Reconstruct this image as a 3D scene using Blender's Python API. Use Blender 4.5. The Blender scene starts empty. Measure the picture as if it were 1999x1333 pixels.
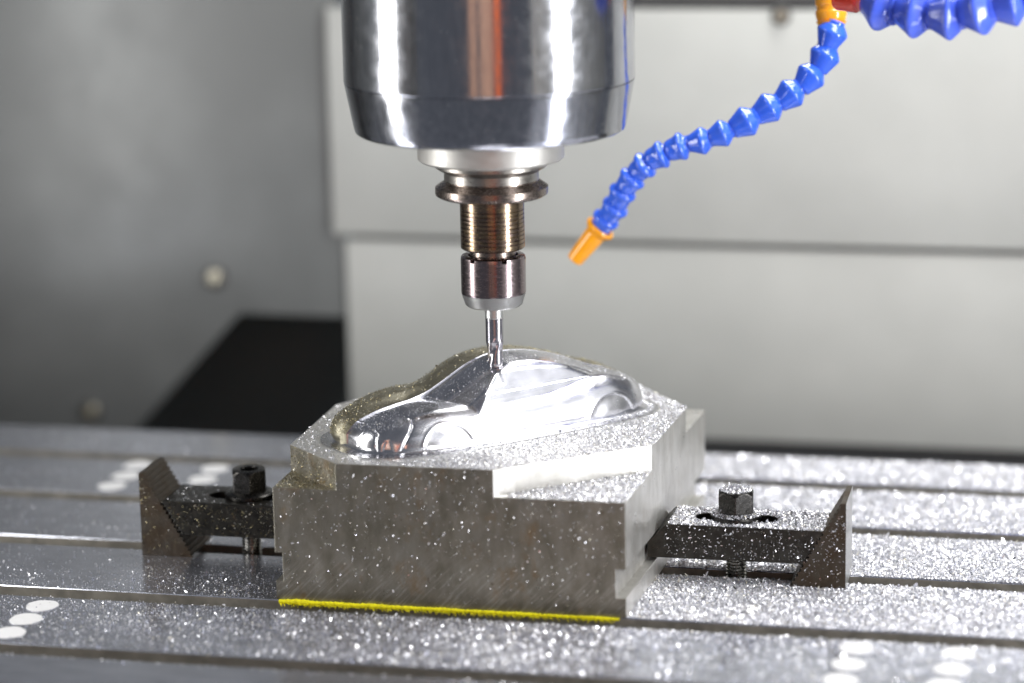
import bpy, bmesh, math, random
import numpy as np
from mathutils import Vector, Matrix
random.seed(7); rng = np.random.default_rng(7)
CM = 0.01                                   # all lengths below are written in centimetres
scene = bpy.context.scene
COL = scene.collection

# ------------------------------------------------------------------ camera, light, exposure
cam_d = bpy.data.cameras.new("camera"); cam = bpy.data.objects.new("camera", cam_d); COL.objects.link(cam)
R0 = (0.97643085, 0.21501319, -0.01876492); R1 = (-0.03094614, 0.2255167, 0.97374769); R2 = (-0.21360039, 0.95021658, -0.22685529)
CAMPOS = Vector((33.867, -146.159, 51.682))
m3 = Matrix((R0, R1, tuple(-v for v in R2))).transposed()
cam.matrix_world = Matrix.Translation(CAMPOS * CM) @ m3.to_4x4()
cam_d.sensor_width = 36.0; cam_d.lens = 36.0 * 5359.0 / 1999.0
cam_d.clip_start = 0.05; cam_d.clip_end = 50
cam_d.dof.use_dof = True; cam_d.dof.focus_distance = 1.655; cam_d.dof.aperture_fstop = 2.4
cam_d.dof.aperture_blades = 0
scene.camera = cam

world = bpy.data.worlds.new("World"); scene.world = world; world.use_nodes = True
wb = world.node_tree.nodes['Background']; wb.inputs[0].default_value = (0.80, 0.86, 1.0, 1); wb.inputs[1].default_value = 0.125

def area(name, loc, target, sx, sy, power, color=(1, 1, 1)):
    l = bpy.data.lights.new(name, 'AREA'); l.shape = 'RECTANGLE'; l.size = sx * CM; l.size_y = sy * CM
    l.energy = power; l.color = color
    o = bpy.data.objects.new(name, l); COL.objects.link(o)
    o.location = Vector(loc) * CM
    d = Vector(target) - Vector(loc)
    o.rotation_euler = d.to_track_quat('-Z', 'Y').to_euler()
    return o
area("machine_lamp_right", (90, -14, 68), (2, 10, 9), 110, 60, 1.7, (0.96, 0.97, 1.0))
area("machine_strip_right", (93, -25, 20), (2, 8, 12), 16, 62, 8.5, (0.97, 0.98, 1.0))
area("machine_lamp_left", (-62, -14, 34), (-2, 11, 26), 17, 64, 3.6, (1.0, 0.99, 0.97))
area("machine_lamp_top", (22, 43, 76), (8, 34, 0), 120, 22, 9.5, (1.0, 0.99, 0.97))
area("panel_fill_light", (26, -112, 92), (34, -178, 10), 60, 20, 30.0, (1.0, 0.97, 0.92))  # unseen lamp added only to brighten the coloured panels the spindle mirrors
scene.view_settings.view_transform = 'Standard'; scene.view_settings.look = 'None'
scene.view_settings.exposure = 0.24; scene.view_settings.gamma = 1.0
scene.cycles.use_denoising = True
scene.cycles.sample_clamp_indirect = 6.0
scene.cycles.max_bounces = 8

# ------------------------------------------------------------------ helpers
def tag(o, label=None, cat=None, group=None, kind=None):
    if label: o['label'] = label
    if cat: o['category'] = cat
    if group: o['group'] = group
    if kind: o['kind'] = kind
    return o
def thing(name, loc, label, cat, group=None):
    o = bpy.data.objects.new(name, None); COL.objects.link(o); o.location = Vector(loc) * CM
    o.empty_display_size = 0.02
    return tag(o, label, cat, group)
def link(name, me, mat, parent=None, smooth=False, angle=None):
    o = bpy.data.objects.new(name, me); COL.objects.link(o)
    if mat is not None: me.materials.append(mat)
    if smooth:
        me.polygons.foreach_set('use_smooth', [True] * len(me.polygons))
        if angle is not None:
            try: me.set_sharp_from_angle(angle=math.radians(angle))
            except Exception: pass
    if parent is not None:
        o.parent = parent; o.location = -parent.location
    return o
def bm_link(name, bm, mat, parent=None, smooth=False, angle=None):
    me = bpy.data.meshes.new(name)
    bmesh.ops.scale(bm, vec=(CM, CM, CM), verts=bm.verts)
    bm.normal_update(); bm.to_mesh(me); bm.free()
    return link(name, me, mat, parent, smooth, angle)
def add_prism(bm, poly, z0, z1, bevel=0.0, axis='Z'):
    """poly: counter-clockwise (a, b) points; extruded along axis"""
    def co(p, t):
        if axis == 'Z': return (p[0], p[1], t)
        if axis == 'Y': return (p[0], t, p[1])
        return (t, p[0], p[1])
    t = bmesh.new()
    a = [t.verts.new(co(p, z0)) for p in poly]; b = [t.verts.new(co(p, z1)) for p in poly]
    t.faces.new(a[::-1]); t.faces.new(b); n = len(poly)
    for i in range(n): t.faces.new((a[i], a[(i + 1) % n], b[(i + 1) % n], b[i]))
    bmesh.ops.recalc_face_normals(t, faces=t.faces)
    if bevel: bmesh.ops.bevel(t, geom=list(t.edges), offset=bevel, segments=2, affect='EDGES', profile=0.6)
    me = bpy.data.meshes.new('tmp'); t.to_mesh(me); t.free(); bm.from_mesh(me); bpy.data.meshes.remove(me)
def add_box(bm, x0, x1, y0, y1, z0, z1, bevel=0.0):
    add_prism(bm, [(x0, y0), (x1, y0), (x1, y1), (x0, y1)], z0, z1, bevel)
def add_lathe(bm, prof, n=96, M=None, cap=True):
    """prof: (r, z) points; revolve about Z then transform by M"""
    M = M or Matrix.Identity(4)
    q = [prof[0]]                                     # support rings keep long faces truly straight under smooth shading
    for a, b in zip(prof[:-1], prof[1:]):
        L = math.hypot(b[0] - a[0], b[1] - a[1])
        if L > 0.3:
            e = 0.03 / L; q += [(a[0] + (b[0] - a[0]) * e, a[1] + (b[1] - a[1]) * e), (b[0] - (b[0] - a[0]) * e, b[1] - (b[1] - a[1]) * e)]
        q.append(b)
    prof = q; rings = []
    for r, z in prof:
        rings.append([bm.verts.new(M @ Vector((r * math.cos(2 * math.pi * i / n), r * math.sin(2 * math.pi * i / n), z))) for i in range(n)])
    for a, b in zip(rings[:-1], rings[1:]):
        for i in range(n): bm.faces.new((a[i], a[(i + 1) % n], b[(i + 1) % n], b[i]))
    if cap:
        bm.faces.new(rings[0][::-1]); bm.faces.new(rings[-1])
def frame(p, q, up=(0, 0, 1)):
    """matrix with origin p and Z along q-p"""
    p = Vector(p); z = (Vector(q) - p).normalized()
    x = z.orthogonal().normalized() if abs(z.dot(Vector(up))) > 0.99 else Vector(up).cross(z).normalized()
    y = z.cross(x)
    return Matrix.Translation(p) @ Matrix((x, y, z)).transposed().to_4x4()

# ------------------------------------------------------------------ materials
def new_mat(name):
    m = bpy.data.materials.new(name); m.use_nodes = True
    nt = m.node_tree; b = nt.nodes['Principled BSDF']
    return m, nt, b
def coords(nt, scale=(1, 1, 1)):
    tc = nt.nodes.new('ShaderNodeTexCoord'); mp = nt.nodes.new('ShaderNodeMapping')
    mp.inputs['Scale'].default_value = [100 * s for s in scale]
    nt.links.new(tc.outputs['Object'], mp.inputs['Vector']); return mp.outputs[0]
def noise(nt, vec, scale, detail=4, rough=0.55):
    n = nt.nodes.new('ShaderNodeTexNoise'); n.inputs['Scale'].default_value = scale
    n.inputs['Detail'].default_value = detail; n.inputs['Roughness'].default_value = rough
    nt.links.new(vec, n.inputs['Vector']); return n.outputs[0]
def ramp(nt, fac, stops):
    r = nt.nodes.new('ShaderNodeValToRGB'); nt.links.new(fac, r.inputs[0])
    e = r.color_ramp.elements
    while len(e) < len(stops): e.new(0.5)
    for i, (p, c) in enumerate(stops):
        e[i].position = p; e[i].color = (c, c, c, 1) if isinstance(c, (int, float)) else (*c, 1)
    return r.outputs[0]
def mixc(nt, fac, a, b, mode='MIX'):
    m = nt.nodes.new('ShaderNodeMix'); m.data_type = 'RGBA'; m.blend_type = mode
    if isinstance(fac, (int, float)): m.inputs[0].default_value = fac
    else: nt.links.new(fac, m.inputs[0])
    for i, v in ((6, a), (7, b)):
        if isinstance(v, tuple): m.inputs[i].default_value = (*v, 1)
        else: nt.links.new(v, m.inputs[i])
    return m.outputs[2]
def bump(nt, b, h, strength, dist=0.02):
    n = nt.nodes.new('ShaderNodeBump'); n.inputs['Strength'].default_value = strength
    n.inputs['Distance'].default_value = dist * CM; nt.links.new(h, n.inputs['Height'])
    nt.links.new(n.outputs[0], b.inputs['Normal']); return n
def metal(name, col, rough, met=1.0, nscale=3.0, var=0.25, stretch=(1, 1, 1), rvar=0.08, bmp=0.0, bscale=40, col2=None):
    m, nt, b = new_mat(name); v = coords(nt, stretch)
    n = noise(nt, v, nscale, 6)
    c2 = col2 or tuple(c * (1 - var) for c in col)
    nt.links.new(ramp(nt, n, [(0.35, c2), (0.65, col)]), b.inputs['Base Color'])
    n2 = noise(nt, v, nscale * 2.7, 5)
    nt.links.new(ramp(nt, n2, [(0.3, max(0.02, rough - rvar)), (0.7, rough + rvar)]), b.inputs['Roughness'])
    b.inputs['Metallic'].default_value = met
    if bmp:
        n3 = noise(nt, v, bscale, 4); bump(nt, b, n3, bmp)
    return m
def plastic(name, col, rough=0.25, sss=0.0, var=0.1, trans=0.0):
    m, nt, b = new_mat(name); v = coords(nt); n = noise(nt, v, 2.0, 3)
    nt.links.new(ramp(nt, n, [(0.3, tuple(c * (1 - var) for c in col)), (0.7, col)]), b.inputs['Base Color'])
    b.inputs['Roughness'].default_value = rough
    b.inputs['Subsurface Weight'].default_value = sss; b.inputs['Subsurface Radius'].default_value = (0.006, 0.005, 0.008)
    b.inputs['Transmission Weight'].default_value = trans
    b.inputs['Coat Weight'].default_value = 0.5; b.inputs['Coat Roughness'].default_value = 0.05
    return m

M_table = metal('table_cast_iron', (0.66, 0.68, 0.76), 0.19, 0.9, 0.35, 0.22, (1, 3, 1), 0.05, 0.15, 5)
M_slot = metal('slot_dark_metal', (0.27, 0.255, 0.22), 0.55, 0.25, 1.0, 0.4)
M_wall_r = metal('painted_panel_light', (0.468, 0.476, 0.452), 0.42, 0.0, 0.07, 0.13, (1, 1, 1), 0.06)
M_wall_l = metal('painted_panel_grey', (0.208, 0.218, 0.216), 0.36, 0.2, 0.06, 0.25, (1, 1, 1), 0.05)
M_black = plastic('black_void_paint', (0.05, 0.052, 0.054), 0.6)
M_void = plastic('charcoal_paint', (0.24, 0.29, 0.30), 0.7)
M_dark = metal('dark_sheet', (0.10, 0.10, 0.10), 0.45, 0.3)
M_bolt_bg = metal('zinc_screw', (0.55, 0.52, 0.42), 0.3, 0.9)
M_streak_copper = plastic('copper_paint', (0.42, 0.25, 0.18), 0.4)
M_streak_red = plastic('red_paint', (0.85, 0.16, 0.04), 0.4)

# spindle steel: mirror finish, faint circular drag marks and dried coolant spots
def spindle_mat():
    m, nt, b = new_mat('spindle_polished_steel'); v = coords(nt, (1, 1, 0.06))
    n = noise(nt, v, 9, 4)
    v2 = coords(nt); dots = nt.nodes.new('ShaderNodeTexVoronoi'); dots.inputs['Scale'].default_value = 2.6
    nt.links.new(v2, dots.inputs['Vector'])
    spot = ramp(nt, dots.outputs['Distance'], [(0.05, 1.0), (0.09, 0.0)])
    patch = ramp(nt, noise(nt, v2, 0.35, 3), [(0.5, 0.0), (0.62, 1.0)])
    mk = nt.nodes.new('ShaderNodeMath'); mk.operation = 'MULTIPLY'; nt.links.new(spot, mk.inputs[0]); nt.links.new(patch, mk.inputs[1])
    base = ramp(nt, n, [(0.3, (0.40, 0.41, 0.45)), (0.7, (0.56, 0.57, 0.60))])
    nt.links.new(mixc(nt, mk.outputs[0], base, (0.62, 0.60, 0.55)), b.inputs['Base Color'])
    r = ramp(nt, noise(nt, v2, 1.3, 5), [(0.35, 0.11), (0.7, 0.20)])
    nt.links.new(mixc(nt, mk.outputs[0], r, (0.5, 0.5, 0.5)), b.inputs['Roughness'])
    b.inputs['Metallic'].default_value = 1.0
    bump(nt, b, n, 0.015, 0.01)
    return m
M_spindle = spindle_mat()
M_ring = metal('pale_nose_ring', (0.56, 0.55, 0.52), 0.5, 0.8, 1, 0.08)
M_holder = metal('holder_bronze_steel', (0.30, 0.25, 0.22), 0.26, 1.0, 1.5, 0.12, (1, 1, 4))
M_holder_up = metal('holder_grey_steel', (0.38, 0.36, 0.33), 0.32, 1.0, 1.5, 0.12, (1, 1, 4))
M_shank = metal('holder_gold_brown', (0.32, 0.24, 0.15), 0.22, 1.0, 1.2, 0.3, (1, 1, 5), col2=(0.20, 0.15, 0.13))
M_nut = metal('nut_bronze_violet', (0.30, 0.245, 0.25), 0.22, 1.0, 1.2, 0.12, (1, 1, 5))
M_nutlow = metal('nut_grey_taper', (0.42, 0.42, 0.41), 0.42, 1.0, 1.2, 0.1, (1, 1, 5))
M_carbide = metal('carbide', (0.62, 0.60, 0.64), 0.16, 1.0, 2, 0.1, (1, 1, 4))
M_collet = metal('collet_light', (0.8, 0.8, 0.78), 0.35, 1.0)
M_blackox = metal('black_oxide_steel', (0.06, 0.057, 0.05), 0.34, 0.9, 1.6, 0.4, (1, 1, 1), 0.1, 0.12, 12)
M_blackox_brown = metal('worn_oxide_steel', (0.085, 0.075, 0.062), 0.5, 0.85, 1.0, 0.5, (1, 1, 1), 0.1, 0.12, 12, col2=(0.07, 0.052, 0.035))
M_ground = metal('ground_steel_face', (0.50, 0.50, 0.49), 0.35, 0.8, 1.5, 0.2, (1, 1, 4))
M_bolt = metal('bolt_steel_dark', (0.05, 0.048, 0.045), 0.28, 0.95, 2.5, 0.4, (1, 1, 1), 0.1, 0.1, 14)
M_thread = metal('stud_steel', (0.34, 0.33, 0.30), 0.25, 1.0, 2.0, 0.3)
M_blue = plastic('hose_blue', (0.04, 0.14, 0.80), 0.16, 0.08)
M_blue2 = plastic('hose_pale_blue', (0.08, 0.15, 0.82), 0.18, 0.15)
M_orange = plastic('nozzle_orange', (1.0, 0.40, 0.0), 0.3, 0.1)
M_orange_t = plastic('connector_orange', (1.0, 0.42, 0.02), 0.2, 0.4)
M_red = plastic('red_collar', (0.85, 0.06, 0.03), 0.25, 0.2)
M_white = plastic('white_dot_paint', (0.82, 0.82, 0.82), 0.5, var=0.06)

def yellow_mat():
    m, nt, b = new_mat('yellow_foam'); v = coords(nt)
    nt.links.new(ramp(nt, noise(nt, v, 6, 6), [(0.3, (0.62, 0.55, 0.0)), (0.6, (0.95, 0.88, 0.0))]), b.inputs['Base Color'])
    b.inputs['Roughness'].default_value = 0.8; bump(nt, b, noise(nt, v, 14, 6), 0.8, 0.05); return m
M_yellow = yellow_mat()

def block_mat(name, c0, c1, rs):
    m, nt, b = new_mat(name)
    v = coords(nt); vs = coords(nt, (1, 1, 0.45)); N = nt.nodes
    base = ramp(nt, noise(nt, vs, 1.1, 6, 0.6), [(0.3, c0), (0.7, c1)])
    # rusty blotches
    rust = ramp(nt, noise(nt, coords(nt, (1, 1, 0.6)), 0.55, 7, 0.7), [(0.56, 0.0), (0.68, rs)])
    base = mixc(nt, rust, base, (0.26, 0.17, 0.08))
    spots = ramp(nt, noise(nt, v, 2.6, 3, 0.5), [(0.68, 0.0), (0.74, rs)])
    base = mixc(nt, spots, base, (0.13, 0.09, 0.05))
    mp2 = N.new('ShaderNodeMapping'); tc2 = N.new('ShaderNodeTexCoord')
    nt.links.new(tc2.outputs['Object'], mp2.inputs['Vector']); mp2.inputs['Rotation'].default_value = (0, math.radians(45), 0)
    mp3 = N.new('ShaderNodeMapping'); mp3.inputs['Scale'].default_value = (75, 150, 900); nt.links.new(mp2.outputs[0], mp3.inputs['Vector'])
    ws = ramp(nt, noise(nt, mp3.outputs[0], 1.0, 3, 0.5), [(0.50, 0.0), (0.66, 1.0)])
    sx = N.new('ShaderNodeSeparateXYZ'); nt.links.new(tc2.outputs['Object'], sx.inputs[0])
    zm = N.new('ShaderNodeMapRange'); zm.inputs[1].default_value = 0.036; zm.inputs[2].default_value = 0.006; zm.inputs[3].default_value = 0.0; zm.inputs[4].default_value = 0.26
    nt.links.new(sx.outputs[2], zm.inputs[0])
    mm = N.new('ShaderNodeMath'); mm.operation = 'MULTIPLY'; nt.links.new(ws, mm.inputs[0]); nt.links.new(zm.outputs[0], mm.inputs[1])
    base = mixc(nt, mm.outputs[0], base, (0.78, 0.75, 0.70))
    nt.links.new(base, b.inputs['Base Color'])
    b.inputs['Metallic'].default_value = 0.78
    # slanted fly-cutter scratches
    mp = N.new('ShaderNodeMapping'); tc = N.new('ShaderNodeTexCoord')
    mr = N.new('ShaderNodeMapping'); mr.inputs['Rotation'].default_value = (0, math.radians(48), 0)
    nt.links.new(tc.outputs['Object'], mr.inputs['Vector']); nt.links.new(mr.outputs[0], mp.inputs['Vector'])
    mp.inputs['Scale'].default_value = (40, 250, 900)
    sc = noise(nt, mp.outputs[0], 1.0, 4, 0.6)
    r = ramp(nt, noise(nt, v, 0.8, 5), [(0.3, 0.27), (0.7, 0.46)])
    nt.links.new(mixc(nt, ramp(nt, sc, [(0.55, 0.0), (0.75, 0.5)]), r, (0.2, 0.2, 0.2)), b.inputs['Roughness'])
    bump(nt, b, sc, 0.25, 0.02)
    return m
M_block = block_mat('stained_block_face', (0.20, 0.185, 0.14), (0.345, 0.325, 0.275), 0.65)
M_block_pale = block_mat('milled_and_lit_face', (0.50, 0.49, 0.455), (0.68, 0.67, 0.64), 0.15)
def car_mat(name, col, r0, r1, b_s, bscale, met=1.0):
    m, nt, b = new_mat(name); tc = nt.nodes.new('ShaderNodeTexCoord'); mp = nt.nodes.new('ShaderNodeMapping')
    nt.links.new(tc.outputs['Object'], mp.inputs['Vector']); mp.inputs['Rotation'].default_value = (0, 0, math.radians(-45))
    m2 = nt.nodes.new('ShaderNodeMapping'); m2.inputs['Scale'].default_value = (40, 900, 60); nt.links.new(mp.outputs[0], m2.inputs['Vector'])
    lines = noise(nt, m2.outputs[0], 1.0, 3)
    v = coords(nt); n = noise(nt, v, 0.9, 5)
    nt.links.new(ramp(nt, n, [(0.3, tuple(c * 0.9 for c in col)), (0.7, col)]), b.inputs['Base Color'])
    nt.links.new(ramp(nt, n, [(0.35, r0), (0.7, r1)]), b.inputs['Roughness'])
    b.inputs['Metallic'].default_value = met
    mx = nt.nodes.new('ShaderNodeMath'); mx.operation = 'ADD'; nt.links.new(lines, mx.inputs[0]); nt.links.new(noise(nt, v, bscale, 4), mx.inputs[1])
    bump(nt, b, mx.outputs[0], b_s, 0.01)
    return m
M_car = car_mat('car_finished_aluminium', (0.70, 0.70, 0.735), 0.18, 0.29, 0.35, 12)
M_car_rough = car_mat('car_rough_aluminium', (0.30, 0.28, 0.21), 0.30, 0.45, 0.7, 22, 0.85)
M_groove = metal('machined_floor', (0.66, 0.66, 0.68), 0.25, 1.0, 2, 0.15)

def chip_mat(name, cols, rough=0.38):
    m, nt, b = new_mat(name); at = nt.nodes.new('ShaderNodeAttribute'); at.attribute_name = 'tone'; at.attribute_type = 'GEOMETRY'
    nt.links.new(ramp(nt, at.outputs['Fac'], cols), b.inputs['Base Color'])
    b.inputs['Metallic'].default_value = 0.65
    rg_ = nt.nodes.new('ShaderNodeMath'); rg_.operation = 'MULTIPLY_ADD'; rg_.inputs[1].default_value = 0.36; rg_.inputs[2].default_value = rough - 0.28
    nt.links.new(at.outputs['Fac'], rg_.inputs[0]); nt.links.new(rg_.outputs[0], b.inputs['Roughness'])
    return m
M_chip = chip_mat('aluminium_chips', [(0.0, (0.70, 0.71, 0.76)), (0.9, (0.95, 0.95, 0.99)), (1.0, (0.95, 0.9, 0.75))])
M_glint = metal('mirror_flake', (0.95, 0.95, 0.97), 0.14, 1.0, 3, 0.05)
M_chip_gold = chip_mat('oily_chips', [(0.0, (0.20, 0.17, 0.07)), (0.7, (0.42, 0.36, 0.20)), (1.0, (0.9, 0.88, 0.78))])

# ------------------------------------------------------------------ the setting: table, walls
SLOTS = [-18.38, -8.43, 1.52, 11.46, 21.41, 31.36]; SW = 0.85
prof = [(-30, -7.0), (-30, 0)]
for y in SLOTS:
    c = 0.05
    prof += [(y - SW - c, 0), (y - SW, -c), (y - SW, -1.9), (y - 1.5, -1.9), (y - 1.5, -3.2), (y + 1.5, -3.2), (y + 1.5, -1.9), (y + SW, -1.9), (y + SW, -c), (y + SW + c, 0)]
prof += [(38.45, 0), (38.55, -0.1), (38.55, -7.0)]
bm = bmesh.new()
A = [bm.verts.new((-90, p[0], p[1])) for p in prof]; B = [bm.verts.new((75, p[0], p[1])) for p in prof]
for i in range(len(prof)):
    j = (i + 1) % len(prof); bm.faces.new((A[i], B[i], B[j], A[j]))
bmesh.ops.recalc_face_normals(bm, faces=bm.faces)
table = bm_link('machine_table', bm, M_table)
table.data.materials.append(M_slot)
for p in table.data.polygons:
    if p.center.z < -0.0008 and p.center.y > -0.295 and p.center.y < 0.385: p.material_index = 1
tag(table, kind='structure')

bm = bmesh.new(); add_box(bm, -120, 120, -60, 110, -32, -30)
tag(bm_link('machine_floor', bm, M_dark), kind='structure')

wall = bpy.data.objects.new('back_wall', None); COL.objects.link(wall); wall.location = Vector((20, 62, 0)) * CM; tag(wall, kind='structure')
bm = bmesh.new(); add_box(bm, -27.3, 75, 61.3, 62.0, 10.45, 28.6, 0.25)
bm_link('upper_panel', bm, M_wall_r, wall, True, 40)
bm = bmesh.new(); add_box(bm, -26.4, 75, 61.65, 62.6, -5.4, 10.0, 0.2)
bm_link('lower_panel', bm, M_wall_r, wall, True, 40)
bm = bmesh.new(); add_box(bm, -26, 75, 62.7, 63.5, -30, 60)
bm_link('backing_sheet', bm, M_black, wall)
bm = bmesh.new(); add_box(bm, -2.5, 75, 61.5, 62.6, 29.0, 33.0, 0.1)
bm_link('top_rail', bm, M_dark, wall)
# dark-grey side cover with the slanted black opening
lw = bpy.data.objects.new('side_wall', None); COL.objects.link(lw); lw.location = Vector((-60, 66, 0)) * CM; tag(lw, kind='structure')
def ypt(p): return p
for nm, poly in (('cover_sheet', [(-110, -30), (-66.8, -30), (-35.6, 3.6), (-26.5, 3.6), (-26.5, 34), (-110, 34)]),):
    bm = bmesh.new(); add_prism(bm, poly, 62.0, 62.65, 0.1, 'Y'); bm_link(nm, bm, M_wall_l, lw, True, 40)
bm = bmesh.new(); add_box(bm, -70, -24, 92, 93, -30, 12)
add_box(bm, -70, -69, 63, 92, -30, 12); add_box(bm, -70, -24, 62.8, 92, 8, 9)
bm_link('opening_back', bm, M_void, lw)

def wall_screw(name, x, y, z, r, label):
    t = thing(name, (x, y, z), label, 'screw', 'screws on the machine walls')
    M = frame((x, y, z), (x, y - 1, z))
    bm = bmesh.new(); add_lathe(bm, [(r * 1.5, -0.02), (r * 1.5, 0.12), (r * 1.4, 0.15)], 32, M); bm_link('washer', bm, M_dark, t, True, 40)
    bm = bmesh.new(); add_lathe(bm, [(r, 0.151), (r, 0.45), (r * 0.8, 0.6), (r * 0.45, 0.62), (r * 0.45, 0.3)], 32, M); bm_link('screw_head', bm, M_bolt_bg, t, True, 40)
wall_screw('wall_screw', -37.5, 61.95, 6.6, 0.62, 'blurred brassy screw on the grey side wall above the black opening')
wall_screw('wall_screw', -48.8, 61.95, -5.0, 0.62, 'blurred brassy screw low on the grey side wall left of the opening')
wall_screw('wall_screw', 8.6, 61.25, 28.2, 0.5, 'pale blurred screw at the top edge of the light back panel')

# side walls of the machine, outside the photo but mirrored in the polished steel
for nm, x, col in (('enclosure_wall_right', 118, M_wall_r), ('enclosure_wall_left', -112, M_wall_l)):
    bm = bmesh.new()
    add_box(bm, x - 1, x + 1, -105, 61, -30, 84)
    for yy in (-90, -62, -40, -8, 22, 48): add_box(bm, x - 3, x + 3, yy - 2.2, yy + 2.2, -30, 84)
    tag(bm_link(nm, bm, col), kind='structure')
# coloured panels added behind the camera, only to mirror as streaks in the spindle
for x0, x1, m_, lab in ((-8, 10, M_streak_copper, 'copper coloured panel added out of view, mirrored left of centre in the polished spindle'), (20, 50, M_streak_copper, 'wider copper coloured panel added out of view, mirrored in the middle of the polished spindle'), (58, 72, M_streak_red, 'orange red panel added out of view, mirrored right of centre in the polished spindle')):
    t = thing('streak_panel', ((x0 + x1) / 2, -178, -30), lab, 'streak panel')
    bm = bmesh.new(); add_box(bm, x0, x1, -180, -176, -30, 80, 0.8); bm_link('panel', bm, m_, t)

# ------------------------------------------------------------------ white dots on the table
DOTS = [((-27.63, -1.01), 'white round dot at the left foreground, back one of its row of three'),
        ((-27.66, -3.47), 'white round dot at the left foreground, middle one of its row of three'),
        ((-27.68, -5.9), 'white dot cut by the left photo edge, front one of the foreground row'),
        ((-32.64, 29.3), 'white round dot just behind the left step block tip, back one of its row'),
        ((-32.53, 26.6), 'white round dot left of the left step block, middle one of its row'),
        ((-32.6, 24.0), 'white round dot left of the left step block, front one of its row'),
        ((-26.96, 29.2), 'white round dot between left step block and hex nut, back one of its row'),
        ((-26.93, 26.5), 'white round dot between left step block and hex nut, middle one of its row'),
        ((-27.2, 24.0), 'white round dot half hidden behind the left clamp bar'),
        ((26.07, -0.6), 'blurred white dot at the lower right corner, back one of the rightmost row'),
        ((25.9, -3.2), 'blurred white dot at the lower right corner, middle one of the rightmost row'),
        ((25.7, -5.8), 'blurred white dot at the bottom edge, front one of the rightmost row'),
        ((20.49, -0.6), 'blurred white dot under scattered chips, back one of the second row from right'),
        ((20.3, -3.3), 'blurred white dot under scattered chips, middle one of the second row from right'),
        ((20.1, -5.9), 'blurred white dot at the bottom edge, front one of the second row from right')]
for k, ((x, y), lab) in enumerate(DOTS):
    bm = bmesh.new()
    ring = [0.95 * (1 + 0.035 * math.sin(3 * a + k) + 0.02 * math.sin(7 * a + 2 * k)) for a in np.linspace(0, 2 * math.pi, 40, endpoint=False)]
    add_prism(bm, [(x + r * math.cos(2 * math.pi * i / 40), y + r * 1.08 * math.sin(2 * math.pi * i / 40)) for i, r in enumerate(ring)], 0.01, 0.035)
    me_o = bm_link('white_dot', bm, M_white); tag(me_o, lab, 'dot', 'white dots on the machine table')

# ------------------------------------------------------------------ workpiece: block + half machined car
ZT = 8.56
wp = thing('workpiece', (-3.5, 13, 0), 'aluminium block with a small car shape being milled out of its top', 'workpiece')
full = [(-14.14, 2.36), (6.93, 2.36), (8.30, 24.0), (-14.0, 24.0)]
top = [(-14.08, 6.02), (-10.25, 2.36), (-0.80, 2.36), (7.5, 9.25), (8.06, 18.27), (3.6, 24.0), (-8.4, 24.0), (-13.96, 15.99)]
def side_prof(d, xl, xr):
    return [(xl, 0.02), (xr, 0.02), (xr, 1.2), (xr - d, 1.2), (xr - d, 2.93), (xr, 2.93), (xr, ZT), (xl, ZT), (xl, 2.93), (xl + .45, 2.93), (xl + .45, 1.2), (xl, 1.2)]
bm = bmesh.new(); fa = [bm.verts.new((p[0], 2.36, p[1])) for p in side_prof(.6, -14.14, 6.93)]; ba = [bm.verts.new((p[0], 24.0, p[1])) for p in side_prof(.65, -14.0, 8.3)]
bm.faces.new(fa); bm.faces.new(ba[::-1])
for i_ in range(12): bm.faces.new((fa[i_], ba[i_], ba[(i_ + 1) % 12], fa[(i_ + 1) % 12]))
bmesh.ops.recalc_face_normals(bm, faces=bm.faces)
blk = bm_link('block', bm, M_block, wp)
def boolean_cut(o, polys, z0, z1):
    cb = bmesh.new()
    for p in polys: add_prism(cb, p, z0, z1)
    cut = bm_link('cutter_tmp', cb, None)
    md = o.modifiers.new('cut', 'BOOLEAN'); md.object = cut; md.operation = 'DIFFERENCE'; md.solver = 'EXACT'
    bpy.context.view_layer.update()
    dg = bpy.context.evaluated_depsgraph_get(); me = bpy.data.meshes.new_from_object(o.evaluated_get(dg))
    o.modifiers.clear(); o.data = me; bpy.data.objects.remove(cut)
boolean_cut(blk, [[(-16, 7.855), (-16, 0), (-7.78, 0)], [(-3.66, 0), (12, 0), (12, 12.96)], [(9.9, 15.9), (9.9, 26), (2.04, 26)], [(-16, 12.95), (-7.0, 26.02), (-16, 26.02)]], 6.93, 12)
blk.data.materials.append(M_block_pale)
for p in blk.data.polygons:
    if not (p.normal.y < -0.97 or p.normal.x < -0.3 or (p.center.x < -0.08 and p.center.z < 0.08)): p.material_index = 1  # milled cuts, plus the right side: its lit brightness is put into colour
bv = blk.modifiers.new('edge', 'BEVEL'); bv.width = 0.035 * CM; bv.segments = 2; bv.limit_method = 'ANGLE'; bv.angle_limit = math.radians(30)
bv.harden_normals = False

LC, WC = 20.0, 4.15
NOSE = Vector((-10.45, 5.75)); TH = math.radians(45.4)
du = Vector((math.cos(TH), math.sin(TH))); dv = Vector((math.sin(TH), -math.cos(TH)))
def smooth_interp(x, xs, ys):
    xs = np.array(xs, float); ys = np.array(ys, float)
    g = np.linspace(xs[0], xs[-1], 1200); y = np.interp(g, xs, ys)
    k = np.hanning(91); k /= k.sum(); yp = np.pad(y, 45, mode='reflect', reflect_type='odd'); y = np.convolve(yp, k, 'valid')
    return np.interp(x, g, y)
def smin(a, b, k): h = np.clip(0.5 + 0.5 * (b - a) / k, 0, 1); return b * (1 - h) + a * h - k * h * (1 - h)
def smax(a, b, k): return -smin(-a, -b, k)
def W_of(s):
    t = (s - LC / 2) / (LC / 2)
    e = np.where(t < 0, 3.2, 4.6)
    return WC * np.clip(1 - np.abs(t) ** e, 0, 1) ** (1 / e)
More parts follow.
